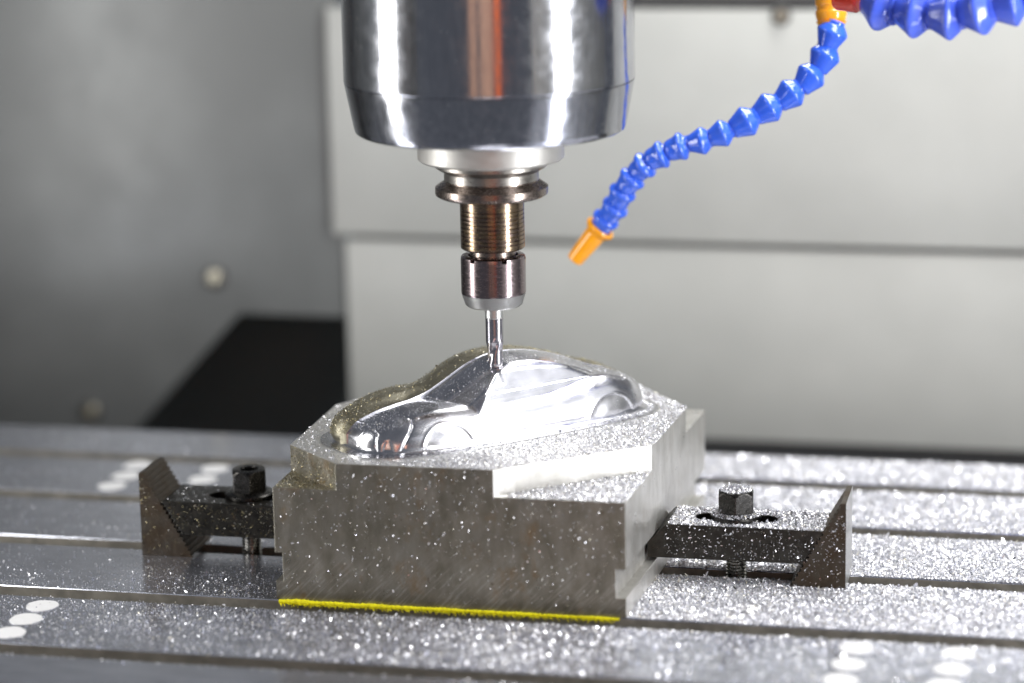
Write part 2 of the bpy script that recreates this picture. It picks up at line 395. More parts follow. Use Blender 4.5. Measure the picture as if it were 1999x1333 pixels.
def sec(s, v, k):
    W = np.maximum(W_of(s), 1e-4)
    hb = smooth_interp(s, [0, .25, .7, 2.1, 3.5, 5, 8, 12, 15, 17, 18.6, 19.5, 20.6], [.75, 1.1, 1.42, 1.83, 2.05, 2.22, 2.2, 2.3, 2.5, 2.5, 2.2, 1.7, 1.2])
    q = np.clip(v / W, 0, 1)
    body = hb * np.clip(1 - q ** (3.1 + 3.0 / (1 + np.exp(-(s - 7.5) / 0.6))), 0, 1) ** (1 / 2.3) + 0.12 * (0.35 - q ** 2) * (1 - q ** 4)
    body = body + 0.16 * np.exp(-((q - .68) / .16) ** 2) * np.exp(-((s - 4.0) / 2.0) ** 2) + 0.14 * np.exp(-((q - .7) / .18) ** 2) * np.exp(-((s - 16.2) / 2.2) ** 2)
    se = 10.8 + (s - 10.8) * (1 + np.where(s < 10.8, 0.42, 0.12) * (v / 3.0) ** 2)
    zc = smooth_interp(se, [-8, 3.5, 5, 6, 7, 7.6, 8.5, 9.6, 10.8, 12, 13.5, 15, 16.5, 18, 19.5, 28], [-6, 1.3, 2.22, 2.67, 3.14, 3.47, 3.92, 4.27, 4.38, 4.3, 4.02, 3.55, 2.95, 2.2, 1.3, -6])
    dome = zc - 0.34 * (np.abs(v) / 2.5) ** 1.7
    side = 2.15 + (3.22 - 0.010 * np.clip(s - 11, 0, 9) ** 2 - v) * 1.9
    gh = smin(dome, side, k * 2.2)
    return smax(body, gh, k)
NS, NT = 300, 170
def car_half(sign, name, mat, k, lift):
    uu = np.linspace(0, 1, NS); ss = LC * (0.5 - 0.5 * np.cos(np.pi * uu)) * 0.6 + LC * uu * 0.4
    ss = np.clip(ss, 0.012, LC - 0.012)
    P = np.zeros((NS, NT, 3))
    for i, s in enumerate(ss):
        W = float(W_of(s)); v = W * (1 - (1 - np.linspace(0, 1, 700)) ** 2.0)
        h = sec(np.full_like(v, s), v, k); h[-1] = 0
        L = np.concatenate([[0], np.cumsum(np.hypot(np.diff(v), np.diff(h)))])
        g = np.linspace(0, L[-1], NT)
        P[i, :, 0] = s; P[i, :, 1] = np.interp(g, L, v); P[i, :, 2] = np.interp(g, L, h)
    S, V, Z = P[..., 0], P[..., 1], P[..., 2]
    du_ = np.gradient(P, axis=0); dv_ = np.gradient(P, axis=1); N = np.cross(du_, dv_); N /= np.linalg.norm(N, axis=2, keepdims=True) + 1e-9
    if N[NS // 2, 5, 2] < 0: N = -N
    D = np.zeros_like(S)
    st = lambda x, w: 1 / (1 + np.exp(-x / w))
    if sign > 0:
        # wheel arches: lip ring and shallow disc on the flank
        for sc, rr in ((4.7, 1.6), (16.5, 1.7)):
            d = np.hypot(S - sc, (Z - 0.0) * 1.15); fl = st(V - 0.66 * W_of(S), 0.08)
            D += fl * (-0.05 * st(rr - d, 0.09) + 0.03 * np.exp(-((d - rr - 0.08) / 0.09) ** 2) + 0.06 * st(1.05 - d, 0.18))
        # side window inset with crisp edge, and a belt line
        fl = st(V - 2.2, 0.05) * st(3.25 - V, 0.05)
        topc = 3.72 - 0.055 * (S - 10.2) ** 2 * (S < 10.2) - 0.022 * np.clip(S - 10.2, 0, 9) ** 2
        win = st(Z - 2.62, 0.02) * st(topc - Z, 0.02) * st(S - (7.9 + (Z - 2.5) * 1.1), 0.03) * st(16.6 - S, 0.05)
        D += -0.07 * win * fl
        D += 0.025 * np.exp(-((Z - 2.35) / 0.10) ** 2) * st(S - 6.5, 0.3) * st(17.5 - S, 0.3) * st(V - 3.2, 0.05)
        # door sill line
        D += -0.05 * np.exp(-((Z - 0.38) / 0.05) ** 2) * st(S - 6.4, 0.1) * st(14.4 - S, 0.1)
        # headlight oval, bonnet shut line, nose seam
        e = np.hypot((S - 1.75) / 1.15, (V - 2.55) / 0.72)
        D += 0.09 * st(1 - e, 0.03) - 0.05 * np.exp(-((e - 1.06) / 0.05) ** 2)
        e2 = np.hypot((S - 1.0) / 0.35, (V - 3.0) / 0.3); D += -0.09 * st(1 - e2, 0.08)
        D += -0.04 * np.exp(-((V - 1.25) / 0.035) ** 2) * st(0.85 - S, 0.03)
        D += -0.035 * np.exp(-((S - 0.85) / 0.05) ** 2) * st(2.2 - V, 0.05)
        # windscreen set in slightly behind its frame
        se = 10.8 + (S - 10.8) * (1 + 0.42 * (V / 3.0) ** 2)
        D += -0.06 * st(se - 5.4, 0.03) * st(9.0 - se, 0.05) * st(2.75 - V, 0.03) * st(V - 0.22, 0.02)
        # the pass being cut right now
        vline = 2.2 - 0.0 * S
        D += 0.05 * np.exp(-((V - 1.75 - 0.06 * (S - 9)) / 0.10) ** 2) * st(S - 6.1, 0.1) * st(9.3 - S, 0.05)
    if sign < 0: D = D + (0.07 + 0.38 * st(V - 0.75, 0.22)) * (1 - 0.72 * st(S - 9.0, 0.6)) * st(Z - 0.25, 0.15)
    P = P + N * D[..., None]
    P[..., 2] = np.maximum(P[..., 2], 0)
    P[:, 0, 1] = 0
    P[..., 2] += lift * np.clip(P[..., 2] / 0.6, 0, 1)
    X = NOSE.x + P[..., 0] * du.x + sign * P[..., 1] * dv.x
    Y = NOSE.y + P[..., 0] * du.y + sign * P[..., 1] * dv.y
    Zw = ZT + 0.05 + P[..., 2]
    # close the cut face on the centre line down to the floor
    co = np.stack([X, Y, Zw], -1)
    base = co[:, 0].copy(); base[:, 2] = ZT
    co = np.concatenate([base[:, None], co], 1)
    r0 = co[:1].copy(); r0[..., 2] = ZT; r1 = co[-1:].copy(); r1[..., 2] = ZT
    co = np.concatenate([r0, co, r1], 0).reshape(-1, 3) * CM
    n = NT + 1
    idx = np.arange((NS + 2) * n).reshape(NS + 2, n)
    f = np.stack([idx[:-1, :-1], idx[1:, :-1], idx[1:, 1:], idx[:-1, 1:]], -1).reshape(-1, 4)
    if sign > 0: f = f[:, ::-1]
    me = bpy.data.meshes.new(name); me.from_pydata(co.tolist(), [], f.tolist()); me.update()
    o = link(name, me, mat, wp, True, 55)
    if sign < 0:
        me.materials.append(M_car)
        for r_ in range(NS + 1): me.polygons[r_ * (n - 1)].material_index = 1
    return o
near = car_half(+1, 'finished_car_half', M_car, 0.13, 0.0); near['label'] = 'mirror bright finished half of the milled car shape'
far = car_half(-1, 'rough_car_half', M_car_rough, 0.45, 0.0); far['label'] = 'dull olive rough half of the milled car shape'
# machined floor ring around the car
def outline(off, n=220):
    pts = []
    for i in range(n):
        a = 2 * math.pi * i / n; c, s_ = math.cos(a), math.sin(a)
        e = 2 / 3.2 if c < 0 else 2 / 4.6     # same plan curve as level() below
        s = LC / 2 + (LC / 2 + off) * math.copysign(abs(c) ** e, c); v = (WC + off) * math.copysign(abs(s_) ** e, s_)
        p = NOSE + du * s + dv * v; pts.append((p.x, p.y))
    return pts
def level(s, v, off):
    e = np.where(s < LC / 2, 3.2, 4.6)
    return np.abs((s - LC / 2) / (LC / 2 + off)) ** e + np.abs(v / (WC + off)) ** e
bm = bmesh.new(); add_prism(bm, outline(0.85), ZT - 0.4, ZT + 0.09); bm_link('machined_floor', bm, M_groove, wp, True, 40)
bm = bmesh.new(); rings = []
for off, z in ((0.42, 0.085), (0.25, 0.11), (0.12, 0.18), (0.03, 0.29), (-0.06, 0.42)):
    rings.append([bm.verts.new((x, y, ZT + z)) for x, y in outline(off)])
for a, b in zip(rings[:-1], rings[1:]):
    for i in range(len(a)): bm.faces.new((a[i], a[(i + 1) % len(a)], b[(i + 1) % len(a)], b[i]))
bm_link('base_fillet', bm, M_car, wp, True)

# yellow strip at the foot of the block
bm = bmesh.new(); n = 260; prev = None
for i in range(n + 1):
    x = -13.95 + 20.5 * i / n; t = 1 - 0.35 * i / n
    r = 0.125 * t * (1 + 0.10 * random.uniform(-1, 1) + 0.18 * math.sin(x * 2.1) * math.sin(x * 0.7 + 1)); yy = 2.2 + 0.015 * random.uniform(-1, 1); zz = -0.03 + 0.012 * random.uniform(-1, 1)
    ring = [bm.verts.new((x, yy + r * math.cos(a) * 0.9, zz + r * 1.25 * math.sin(a) * random.uniform(0.8, 1.15))) for a in np.linspace(0, 2 * math.pi, 10, endpoint=False)]
    if prev:
        for j in range(10): bm.faces.new((prev[j], prev[(j + 1) % 10], ring[(j + 1) % 10], ring[j]))
    prev = ring
for i in range(420):                                          # fuzzy threads
    x = -13.9 + 20.3 * random.random() ** 1.2; y = 2.15; z = -0.1; a = random.uniform(0, 6.28); l = random.uniform(0.08, 0.3)
    p = Vector((x, y, z)); q = p + Vector((math.cos(a) * l, -0.1 - 0.1 * random.random(), -abs(math.sin(a)) * l * 0.7)); w = Vector((0.018, 0, 0.018))
    bm.faces.new([bm.verts.new(c) for c in (p - w, q - w * .5, q + w * .5, p + w)])
tag(bm_link('yellow_strip', bm, M_yellow, None, True), 'frayed bright yellow strip squeezed out along the foot of the block', 'strip')

# ------------------------------------------------------------------ spindle, holder, tool
AX, AY = -2.58, 11.25
T0 = Matrix.Translation((AX, AY, 0))
sp = thing('spindle', (AX, AY, 45), 'polished steel spindle head hanging in from the top of the photo', 'spindle')
bm = bmesh.new(); add_lathe(bm, [(8.59, 30.06), (8.62, 30.12), (8.62, 52)], 192, T0); bm_link('barrel', bm, M_spindle, sp, True, 30)
bm = bmesh.new(); add_lathe(bm, [(7.3, 26.95), (7.85, 26.98), (8.02, 27.1), (8.1, 27.35), (8.58, 29.9), (8.59, 30.0), (8.53, 30.03), (8.53, 30.1)], 192, T0); bm_link('nose_cone', bm, M_spindle, sp, True, 30)
bm = bmesh.new(); add_lathe(bm, [(3.2, 25.2), (4.2, 25.2), (4.38, 25.35), (4.38, 27.0)], 128, T0); bm_link('nose_ring', bm, M_ring, sp, True, 30)
th = thing('tool_holder', (AX, AY, 24), 'bronze brown tool holder with grooved flange clamped in the spindle', 'tool holder')
bm = bmesh.new(); add_lathe(bm, [(2.0, 24.0), (2.83, 24.02), (2.83, 24.5), (3.25, 24.75), (3.37, 24.85), (3.37, 25.9), (3.0, 26.6)], 128, T0); bm_link('upper_flange', bm, M_holder_up, th, True, 30)
bm = bmesh.new(); add_lathe(bm, [(1.8, 23.0), (3.15, 23.02), (3.35, 23.15), (3.38, 23.25), (3.38, 23.6), (3.3, 23.66), (2.84, 23.98), (2.84, 24.05)], 128, T0); bm_link('lower_flange', bm, M_holder, th, True, 30)
kn = [(1.85, 19.85), (1.92, 19.92)]
z = 20.05
while z < 22.3:
    kn += [(1.93, z), (1.93, z + 0.15), (1.885, z + 0.175), (1.885, z + 0.215), (1.93, z + 0.24)]; z += 0.25
kn += [(1.93, 23.05)]
bm = bmesh.new(); add_lathe(bm, kn, 128, T0); bm_link('grooved_shank', bm, M_shank, th, True, 30)
bm = bmesh.new(); add_lathe(bm, [(1.4, 18.6), (1.4, 19.95)], 64, T0); bm_link('neck', bm, M_holder, th, True, 30)
# collet nut with spanner notches in its top rim
bm = bmesh.new(); n = 180; rows = [(1.94, 17.12), (1.955, 17.2), (1.955, 17.24), (1.955, 19.15), (1.955, 19.2), (1.93, 19.38), (1.82, 19.44), (1.5, 19.44), (1.5, 18.7)]
rings = []
for r, z in rows:
    rg = []
    for i in range(n):
        a = 2 * math.pi * i / n; notch = (i % 30) < 4 and z > 19.25
        rg.append(bm.verts.new((AX + r * math.cos(a), AY + r * math.sin(a), z - (0.42 if notch else 0))))
    rings.append(rg)
for a, b in zip(rings[:-1], rings[1:]):
    for i in range(n): bm.faces.new((a[i], a[(i + 1) % n], b[(i + 1) % n], b[i]))
bm_link('collet_nut', bm, M_nut, th, True, 30)
bm = bmesh.new(); add_lathe(bm, [(0.6, 16.30), (1.6, 16.32), (1.72, 16.42), (1.94, 17.11), (1.3, 17.15)], 128, T0); bm_link('nut_taper', bm, M_nutlow, th, True, 30)
em = thing('end_mill', (AX, AY, 12.4), 'slim ball nose cutter touching the car windscreen', 'cutter')
bm = bmesh.new(); add_lathe(bm, [(0.545, 15.55), (0.56, 15.6), (0.56, 17)], 64, T0); bm_link('shank', bm, M_collet, em, True, 30)
bm = bmesh.new()
pr = [(0.02, 12.32)] + [(0.46 * math.sin(t), 12.78 - 0.46 * math.cos(t)) for t in np.linspace(0.2, math.pi / 2, 10)] + [(0.46, 13.6), (0.54, 14.1), (0.54, 15.58)]
pr = [(a, b) for a, b in pr]
n = 72; rings = []
for r, z in [(r_, z_) for r_, z_ in pr[:11]] + [(float(np.interp(zz, [12.8, 13.6, 14.1, 15.6], [.46, .46, .54, .54])), float(zz)) for zz in np.linspace(12.85, 15.58, 60)]:
    rg = []
    for i in range(n):
        a = 2 * math.pi * i / n
        fl = math.cos(2 * (a - (z - 12.3) * 1.1)); k = 1 - (0.13 * max(0, fl) ** 2 * min(1, max(0, (z - 12.3) / .3)) * min(1, max(0, (14.5 - z) / .7)))
        rg.append(bm.verts.new((AX + r * k * math.cos(a), AY + r * k * math.sin(a), z)))
    rings.append(rg)
bm.faces.new(rings[0][::-1])
for a, b in zip(rings[:-1], rings[1:]):
    for i in range(n): bm.faces.new((a[i], a[(i + 1) % n], b[(i + 1) % n], b[i]))
bm_link('ball_nose_flutes', bm, M_carbide, em, True, 40)

# ------------------------------------------------------------------ clamps
CY = 11.46
def teeth(p, q, n, depth):
    """zigzag from p to q (n teeth), cut towards the right-hand side of p->q"""
    p = Vector(p); q = Vector(q); d = (q - p) / n; nn = Vector((d.y, -d.x)).normalized() * depth; out = []
    for i in range(n):
        a = p + d * i; out += [tuple(a), tuple(a + d * 0.45), tuple(a + d * 0.5 + nn), tuple(a + d * 0.95 + nn)]
    return out + [tuple(q)]
def step_block(sgn, xo, label, mat):
    # cross-section in X-Z, tall back edge at xo, hypotenuse towards the workpiece
    t = thing('step_block', (xo - sgn * 1.5, CY, 0), label, 'step block', 'serrated step blocks')
    hyp = teeth((xo - sgn * 0.32, 5.32), (xo - sgn * 3.3, 0.15), 18, 0.10 * (1 if sgn < 0 else -1))
    poly = [(xo, 0.01), (xo, 5.32)] + hyp + [(xo - sgn * 3.3, 0.01)]
    bm = bmesh.new(); add_prism(bm, poly, CY - 1.95, CY + 1.95, 0, 'Y')
    bmesh.ops.recalc_face_normals(bm, faces=bm.faces)
    o = bm_link('serrated_body', bm, mat, t); o.data.materials.append(M_ground)
    for p in o.data.polygons:
        if p.normal.x > 0.97: p.material_index = 1
    return t
step_block(+1, 18.85, 'dark serrated step block standing right of the clamp bar in the chips', M_blackox_brown)
step_block(-1, -25.15, 'dark brownish serrated step block at the left, standing on the bare table', M_blackox_brown)
def clamp_bar(sgn, x_tip, x_end_top, x_end_bot, z0, z1, slot0, slot1, label, mat):
    t = thing('clamp_bar', ((x_tip + x_end_top) / 2, CY, z0), label, 'clamp', 'strap clamps holding the block')
    bm = bmesh.new()
    poly = [(x_tip, z0), (x_tip, z0 + 0.95), (x_tip + sgn * 1.15, z1)]
    tt = teeth((x_end_top, z1 - 0.08), (x_end_bot, z0 + 0.08), 8, 0.11 * sgn)
    poly += [(x_end_top - sgn * .1, z1)] + tt + [(x_end_bot - sgn * .08, z0)]
    if sgn < 0: poly = poly[::-1]
    # outer shape with a long slot, as two side rails and two end webs joined into one bar
    yo0, yo1, ys = CY - 1.92, CY + 1.92, 0.78
    def section(x0, x1, z): pass
    add_prism(bm, poly, yo0, yo1, 0, 'Y')
    bmesh.ops.recalc_face_normals(bm, faces=bm.faces)
    o = bm_link('bar', bm, mat, t)
    # cutter for the slot, applied at once
    cb = bmesh.new(); pts = []
    a0, a1 = min(slot0, slot1) + ys, max(slot0, slot1) - ys
    for a in np.linspace(math.pi / 2, 3 * math.pi / 2, 16): pts.append((a0 + ys * math.cos(a), CY + ys * math.sin(a)))
    for a in np.linspace(-math.pi / 2, math.pi / 2, 16): pts.append((a1 + ys * math.cos(a), CY + ys * math.sin(a)))
    add_prism(cb, pts, z0 - 1, z1 + 1)
    cut = bm_link('cutter_tmp', cb, None)
    md = o.modifiers.new('slot', 'BOOLEAN'); md.object = cut; md.operation = 'DIFFERENCE'; md.solver = 'EXACT'
    bpy.context.view_layer.update()
    dg = bpy.context.evaluated_depsgraph_get(); me = bpy.data.meshes.new_from_object(o.evaluated_get(dg))
    o.modifiers.clear(); o.data = me; bpy.data.objects.remove(cut)
    bv = o.modifiers.new('edge', 'BEVEL'); bv.width = 0.03 * CM; bv.segments = 2; bv.limit_method = 'ANGLE'; bv.angle_limit = math.radians(60)
    return t
clamp_bar(+1, 6.95, 17.62, 16.4, 1.47, 3.56, 9.6, 14.6, 'black strap clamp bar on the right, its top covered in bright chips', M_blackox)
clamp_bar(-1, -13.7, -23.75, -22.6, 1.45, 3.58, -21.2, -15.6, 'dark olive strap clamp bar on the left with a serrated slanted end', M_blackox)
def clamp_nut(x, zt, label, rot, socket):
    t = thing('clamp_nut', (x, CY, zt), label, 'clamp nut', 'hex nuts on the clamps')
    M = Matrix.Translation((x, CY, 0))
    bm = bmesh.new()
    rows = [(1.50, zt), (1.53, zt + .04), (1.53, zt + .24), (1.48, zt + .29), (1.12, zt + .42), (0.8, zt + .43), (0.8, zt)]
    add_lathe(bm, rows, 96, M, cap=False); bm_link('washer', bm, M_bolt, t, True, 35)
    # hexagon with rounded-off top corners
    bm = bmesh.new(); n = 96; z0, z1 = zt + 0.43, zt + 1.78; AF = 1.03
    def hexr(a): a = (a - rot) % (math.pi / 3) - math.pi / 6; return AF / math.cos(a)
    rings = []
    for kk, z in ((1.0, z0), (1.0, z1 - 0.30)) + tuple((1.0, z1 - 0.30 + 0.03 * j) for j in range(1, 10)) + ((0.0, z1),):
        rg = []
        for i in range(n):
            a = 2 * math.pi * i / n; r = hexr(a); lim = AF * 1.165 - max(0, z - (z1 - 0.30)) * 0.62
            r = min(r, lim) if kk else 0.93 * AF
            rg.append(bm.verts.new((x + r * math.cos(a), CY + r * math.sin(a), z)))
        rings.append(rg)
    if socket:
        for rr, z in ((0.62, z1), (0.55, z1 - 0.08), (0.55, z1 - 0.7)):
            rings.append([bm.verts.new((x + rr * math.cos(2 * math.pi * i / n), CY + rr * math.sin(2 * math.pi * i / n), z)) for i in range(n)])
    for a, b in zip(rings[:-1], rings[1:]):
        for i in range(n): bm.faces.new((a[i], a[(i + 1) % n], b[(i + 1) % n], b[i]))
    bm.faces.new(rings[-1])
    bm_link('hex_head', bm, M_bolt, t, True, 24)
    bm = bmesh.new(); pr = [(0.56, 1.9)]; pr = []
    z = -2.8
    while z < 0.95: pr += [(0.50, z), (0.62, z + 0.07), (0.62, z + 0.1), (0.50, z + 0.17)]; z += 0.2
    pr += [(0.56, 1.0), (0.56, zt + 1.0)]
    add_lathe(bm, pr, 48, M); bm_link('stud', bm, M_thread, t, True, 50)
clamp_nut(12.06, 3.57, 'hex nut and washer on the right clamp bar, dusted with chips', math.radians(-12.4 + 48), False)
clamp_nut(-18.58, 3.59, 'hex nut with open threaded top on the left clamp bar', math.radians(2 - 12.4), True)

# ------------------------------------------------------------------ coolant hoses
HOSE = [(4.11, 11.97, 21.46), (4.38, 13.54, 21.92), (4.58, 15.08, 22.53), (4.88, 16.62, 23.14), (5.4, 18.05, 23.75), (6.18, 19.46, 24.22), (7.19, 20.75, 24.56), (8.32, 21.99, 24.75), (9.47, 23.0, 25.06), (10.86, 23.66, 25.69), (12.25, 24.18, 26.5), (13.55, 24.78, 27.31), (14.74, 25.3, 28.3), (15.6, 25.79, 29.5), (15.98, 26.6, 30.85)]
NOZ = [(4.02, 11.0, 21.22), (3.94, 10.5, 21.02), (2.95, 8.57, 19.78)]
CONN = [(15.95, 27.0, 31.55), (15.85, 27.5, 33.9)]
def farther(L, k): return [tuple(CAMPOS + (Vector(p) - CAMPOS) * k) for p in L]
FW = Vector(R2)
def flip(p, d0=172.6):
    v = Vector(p) - CAMPOS; d = v.dot(FW); return tuple(CAMPOS + v * ((d0 + 0.5 * (d0 - d)) / d))
HOSE = [flip(p) for p in HOSE]; NOZ = [flip(p) for p in NOZ]
HOSE = farther(HOSE, 0.995); NOZ = farther(NOZ, 0.995); CONN = farther(CONN, 0.995)
def bead(bm, p, q, R, L, n=40, cup=False):
    """one hose link: ball socket skirt, ridge, shoulder, ball; axis from p (towards the nozzle) to q"""
    M = frame(p, q)
    if not cup:
        add_lathe(bm, [(0.55 * R, -0.54 * L), (0.64 * R, -0.48 * L), (0.70 * R, -0.36 * L), (0.94 * R, -0.02 * L), (1.01 * R, 0.08 * L), (1.03 * R, 0.14 * L), (1.0 * R, 0.20 * L), (0.93 * R, 0.26 * L), (0.70 * R, 0.44 * L), (0.60 * R, 0.48 * L), (0.58 * R, 0.60 * L), (0.3 * R, 0.66 * L)], n, M)
        return
    add_lathe(bm, [(R * a, L * b) for a, b in ((.55, -.60), (.72, -.56), (.80, -.44), (.84, -.3), (.88, -.12), (.97, .0), (1.04, .08), (1.06, .15), (1.03, .22), (.95, .28), (.74, .34), (.62, .42), (.62, .6), (.3, .66))], n, M)
h1 = thing('coolant_hose', CONN[1], 'thin blue beaded coolant hose curving down to an orange nozzle', 'hose')
for i, p in enumerate(HOSE):
    a = Vector(HOSE[max(i - 1, 0)]); b = Vector(HOSE[min(i + 1, len(HOSE) - 1)])
    if i == 0: a = Vector(NOZ[1])
    c = Vector(p); d = (b - a).normalized()
    L = 1.35 if i < 9 else 1.62; Rr = 0.86 if i < 9 else 0.97
    jit = Vector((random.uniform(-1, 1), random.uniform(-1, 1), random.uniform(-1, 1))) * 0.10
    bm = bmesh.new(); bead(bm, c, c + d + jit, Rr, L, 40, i < 7); bm_link('hose_link', bm, M_blue, h1, True, 50)
bm = bmesh.new(); M = frame(NOZ[0], NOZ[2]); Ln = (Vector(NOZ[2]) - Vector(NOZ[0])).length
add_lathe(bm, [(0.60, 0.1), (0.84, -0.14), (0.96, -0.13), (1.02, -0.02), (0.97, 0.14), (0.72, 0.42), (0.69, 0.5), (0.54, Ln - 0.05), (0.50, Ln + 0.03), (0.42, Ln + 0.06), (0.34, Ln + 0.03), (0.31, Ln - 0.6)], 48, M)
bm_link('nozzle', bm, M_orange, h1, True, 40)
bm = bmesh.new(); M = frame(CONN[0], CONN[1])
add_lathe(bm, [(0.5, -0.25), (0.75, -0.2), (0.98, 0.15)], 48, M); add_lathe(bm, [(0.80, 0.12), (0.94, 0.3), (1.0, 0.6), (1.0, 0.75), (0.93, 0.85), (0.93, 1.1), (1.0, 1.2), (1.0, 1.9), (0.85, 2.0)], 20, M)
add_lathe(bm, [(0.7, 1.9), (0.7, 4.0)], 32, M)
bm_link('hose_connector', bm, M_orange_t, h1, True, 30)

HB = [(20.15, 14.95, 34.12), (22.07, 14.25, 33.8), (23.96, 13.61, 33.76), (25.73, 13.04, 34.1), (27.37, 12.99, 34.55), (29.08, 12.99, 35.14), (30.8, 13.1, 35.9)]
HCc = [(19.26, 17.28, 35.92), (21.13, 17.6, 35.47), (23.0, 17.93, 35.11), (24.86, 18.36, 35.16), (26.65, 18.82, 35.42), (28.47, 19.31, 35.74)]
for pts, lab, nm in ((HB, 'thick blue beaded hose sagging in at the top right corner, front one', 1), (HCc, 'thick blue beaded hose at the top right corner, behind the front one', 0)):
    h = thing('coolant_hose', pts[-1], lab, 'hose')
    for i, p in enumerate(pts):
        a = Vector(pts[max(i - 1, 0)]); b = Vector(pts[min(i + 1, len(pts) - 1)]); c = Vector(p)
        jit = Vector((random.uniform(-1, 1), random.uniform(-1, 1), random.uniform(-1, 1))) * 0.18
        bm = bmesh.new(); bead(bm, c, c + (b - a).normalized() + jit, 1.52, 1.9, 56); bm_link('hose_link', bm, M_blue2, h, True, 50)
    if nm:
        bm = bmesh.new(); add_lathe(bm, [(0.5, -1.2), (0.68, -1.15), (0.78, -1.0), (0.78, 0.25), (0.68, 0.35), (0.5, 0.36)], 48, frame((18.45, 15.6, 34.35), (20.15, 14.95, 34.2)))
        bm_link('red_collar', bm, M_red, h, True, 40)

# ------------------------------------------------------------------ chips
def flakes(name, P, N, size, mat, label, cat='chips', lift=0.02, tilt=0.5, tone=None, elong=(0.35, 0.9)):
    """P: (n,3) points in cm, N: (n,3) surface normals; one bent four-point flake per point"""
    n = len(P); r = rng.normal(size=(n, 3)); U = r - (r * N).sum(1, keepdims=True) * N; U /= np.linalg.norm(U, axis=1, keepdims=True)
    V = np.cross(N, U)
    tl = rng.normal(size=(n, 2)) * tilt
    U2 = U + N * tl[:, :1]; V2 = V + N * tl[:, 1:]
    l = size * np.exp(rng.normal(size=(n, 1)) * 0.45); w = l * rng.uniform(elong[0], elong[1], size=(n, 1))
    up = N * (np.abs(tl[:, :1]) * l * 0.5 + np.abs(tl[:, 1:]) * w * 0.5 + lift * rng.uniform(0.2, 1.0, size=(n, 1)))
    c = P + up; bend = N * l * rng.normal(size=(n, 1)) * 0.16
    q = np.stack([c - U2 * l / 2 - V2 * w / 2 + bend, c + U2 * l / 2 - V2 * w / 2 * rng.uniform(.2, 1, (n, 1)), c + U2 * l / 2 + V2 * w / 2 + bend, c - U2 * l / 2 + V2 * w / 2 * rng.uniform(.2, 1, (n, 1))], 1).reshape(-1, 3) * CM
    me = bpy.data.meshes.new(name); me.vertices.add(4 * n); me.vertices.foreach_set('co', q.ravel().astype(np.float32))
    me.loops.add(4 * n); me.loops.foreach_set('vertex_index', np.arange(4 * n, dtype=np.int32))
    me.polygons.add(n); me.polygons.foreach_set('loop_start', np.arange(0, 4 * n, 4, dtype=np.int32))
    me.update(calc_edges=True)
    at = me.attributes.new('tone', 'FLOAT', 'FACE'); at.data.foreach_set('value', rng.random(n).astype(np.float32))
    o = link(name, me, mat); tag(o, label, cat, kind='stuff'); return o
UP = np.array([[0, 0, 1.0]])
def vnoise(x, y, s, seed=0):
    r = np.random.default_rng(seed); G = r.random((128, 128)); fx = x / s; fy = y / s
    i = np.floor(fx).astype(int); j = np.floor(fy).astype(int); a = fx - i; b = fy - j; a = a * a * (3 - 2 * a); b = b * b * (3 - 2 * b)
    g = lambda i, j: G[i % 128, j % 128]
    return (g(i, j) * (1 - a) + g(i + 1, j) * a) * (1 - b) + (g(i, j + 1) * (1 - a) + g(i + 1, j + 1) * a) * b
def on_slot(y, pad=0.0):
    m = np.zeros_like(y, bool)
    for s in SLOTS: m |= np.abs(y - s) < SW + 0.02 - pad
    return m
def in_poly(x, y, poly):
    inside = np.zeros_like(x, bool); n = len(poly)
    for i in range(n):
        x0, y0 = poly[i]; x1, y1 = poly[(i + 1) % n]
        c = ((y0 > y) != (y1 > y)) & (x < (x1 - x0) * (y - y0) / (y1 - y0 + 1e-12) + x0); inside ^= c
    return inside
# density over the table, in flakes per square centimetre
sg = lambda x: 1 / (1 + np.exp(-x))
def dens(x, y):
    right = sg((x - 6.0) / 1.2)
    d_right = 1150 * right * sg((y - 1.6 - 0.02 * (x - 8)) / 2.2) + 30 * right
    front = (1 - right) * sg((2.0 - y) / 1.0) * (38 + 420 * sg((x + 6) / 6.0)) * (0.35 + 0.65 * sg((y + 3) / 2.5))
    left = (1 - right) * sg((y - 1.5) / 0.8) * (6.0 + 16 * np.exp(-((y - 5) / 3.2) ** 2) * sg((x + 26) / 1.5) + 3.0 * np.exp(-((y - 4.5) / 3.0) ** 2))
    leftfront = (1 - right) * sg((2 - y) / 1.0) * 14
    d_right = d_right * np.where(y < 0.67, 0.42, 1.0) * np.where(x > 31, 0.25, 1.0)
    return d_right + front + left + leftfront
def table_pts(x0, x1, y0, y1, dmax, fac=1.0):
    A_ = (x1 - x0) * (y1 - y0); n = int(A_ * dmax); x = rng.uniform(x0, x1, n); y = rng.uniform(y0, y1, n)
    d = dens(x, y) * fac * (0.45 + 1.1 * vnoise(x + 100, y + 100, 0.9, 3)) * (0.6 + 0.8 * vnoise(x + 200, y + 50, 3.1, 4))
    k = (rng.random(n) < d / dmax) & ~on_slot(y) & ~in_poly(x, y, full)
    for (dx, dy), _ in DOTS: k &= (np.hypot(x - dx, y - dy) > 0.95) | (rng.random(n) < 0.3)
    return x[k], y[k]
xs, ys = table_pts(6.5, 31, -9.5, 38, 1400)
x2_, y2_ = table_pts(31, 55, -9.5, 38, 350)
k = ~((y_ := ys) > 22) | (rng.random(len(ys)) < 0.5)              # far back a coarser sprinkle is enough
xs, ys = xs[k], ys[k]
xs = np.concatenate([xs, x2_]); ys = np.concatenate([ys, y2_])
P = np.stack([xs, ys, np.zeros_like(xs)], 1)
flakes('chip_carpet', P, np.repeat(UP, len(P), 0), 0.052, M_chip, 'dense glittering aluminium chips carpeting the table right of the block', lift=0.06, tilt=0.45)
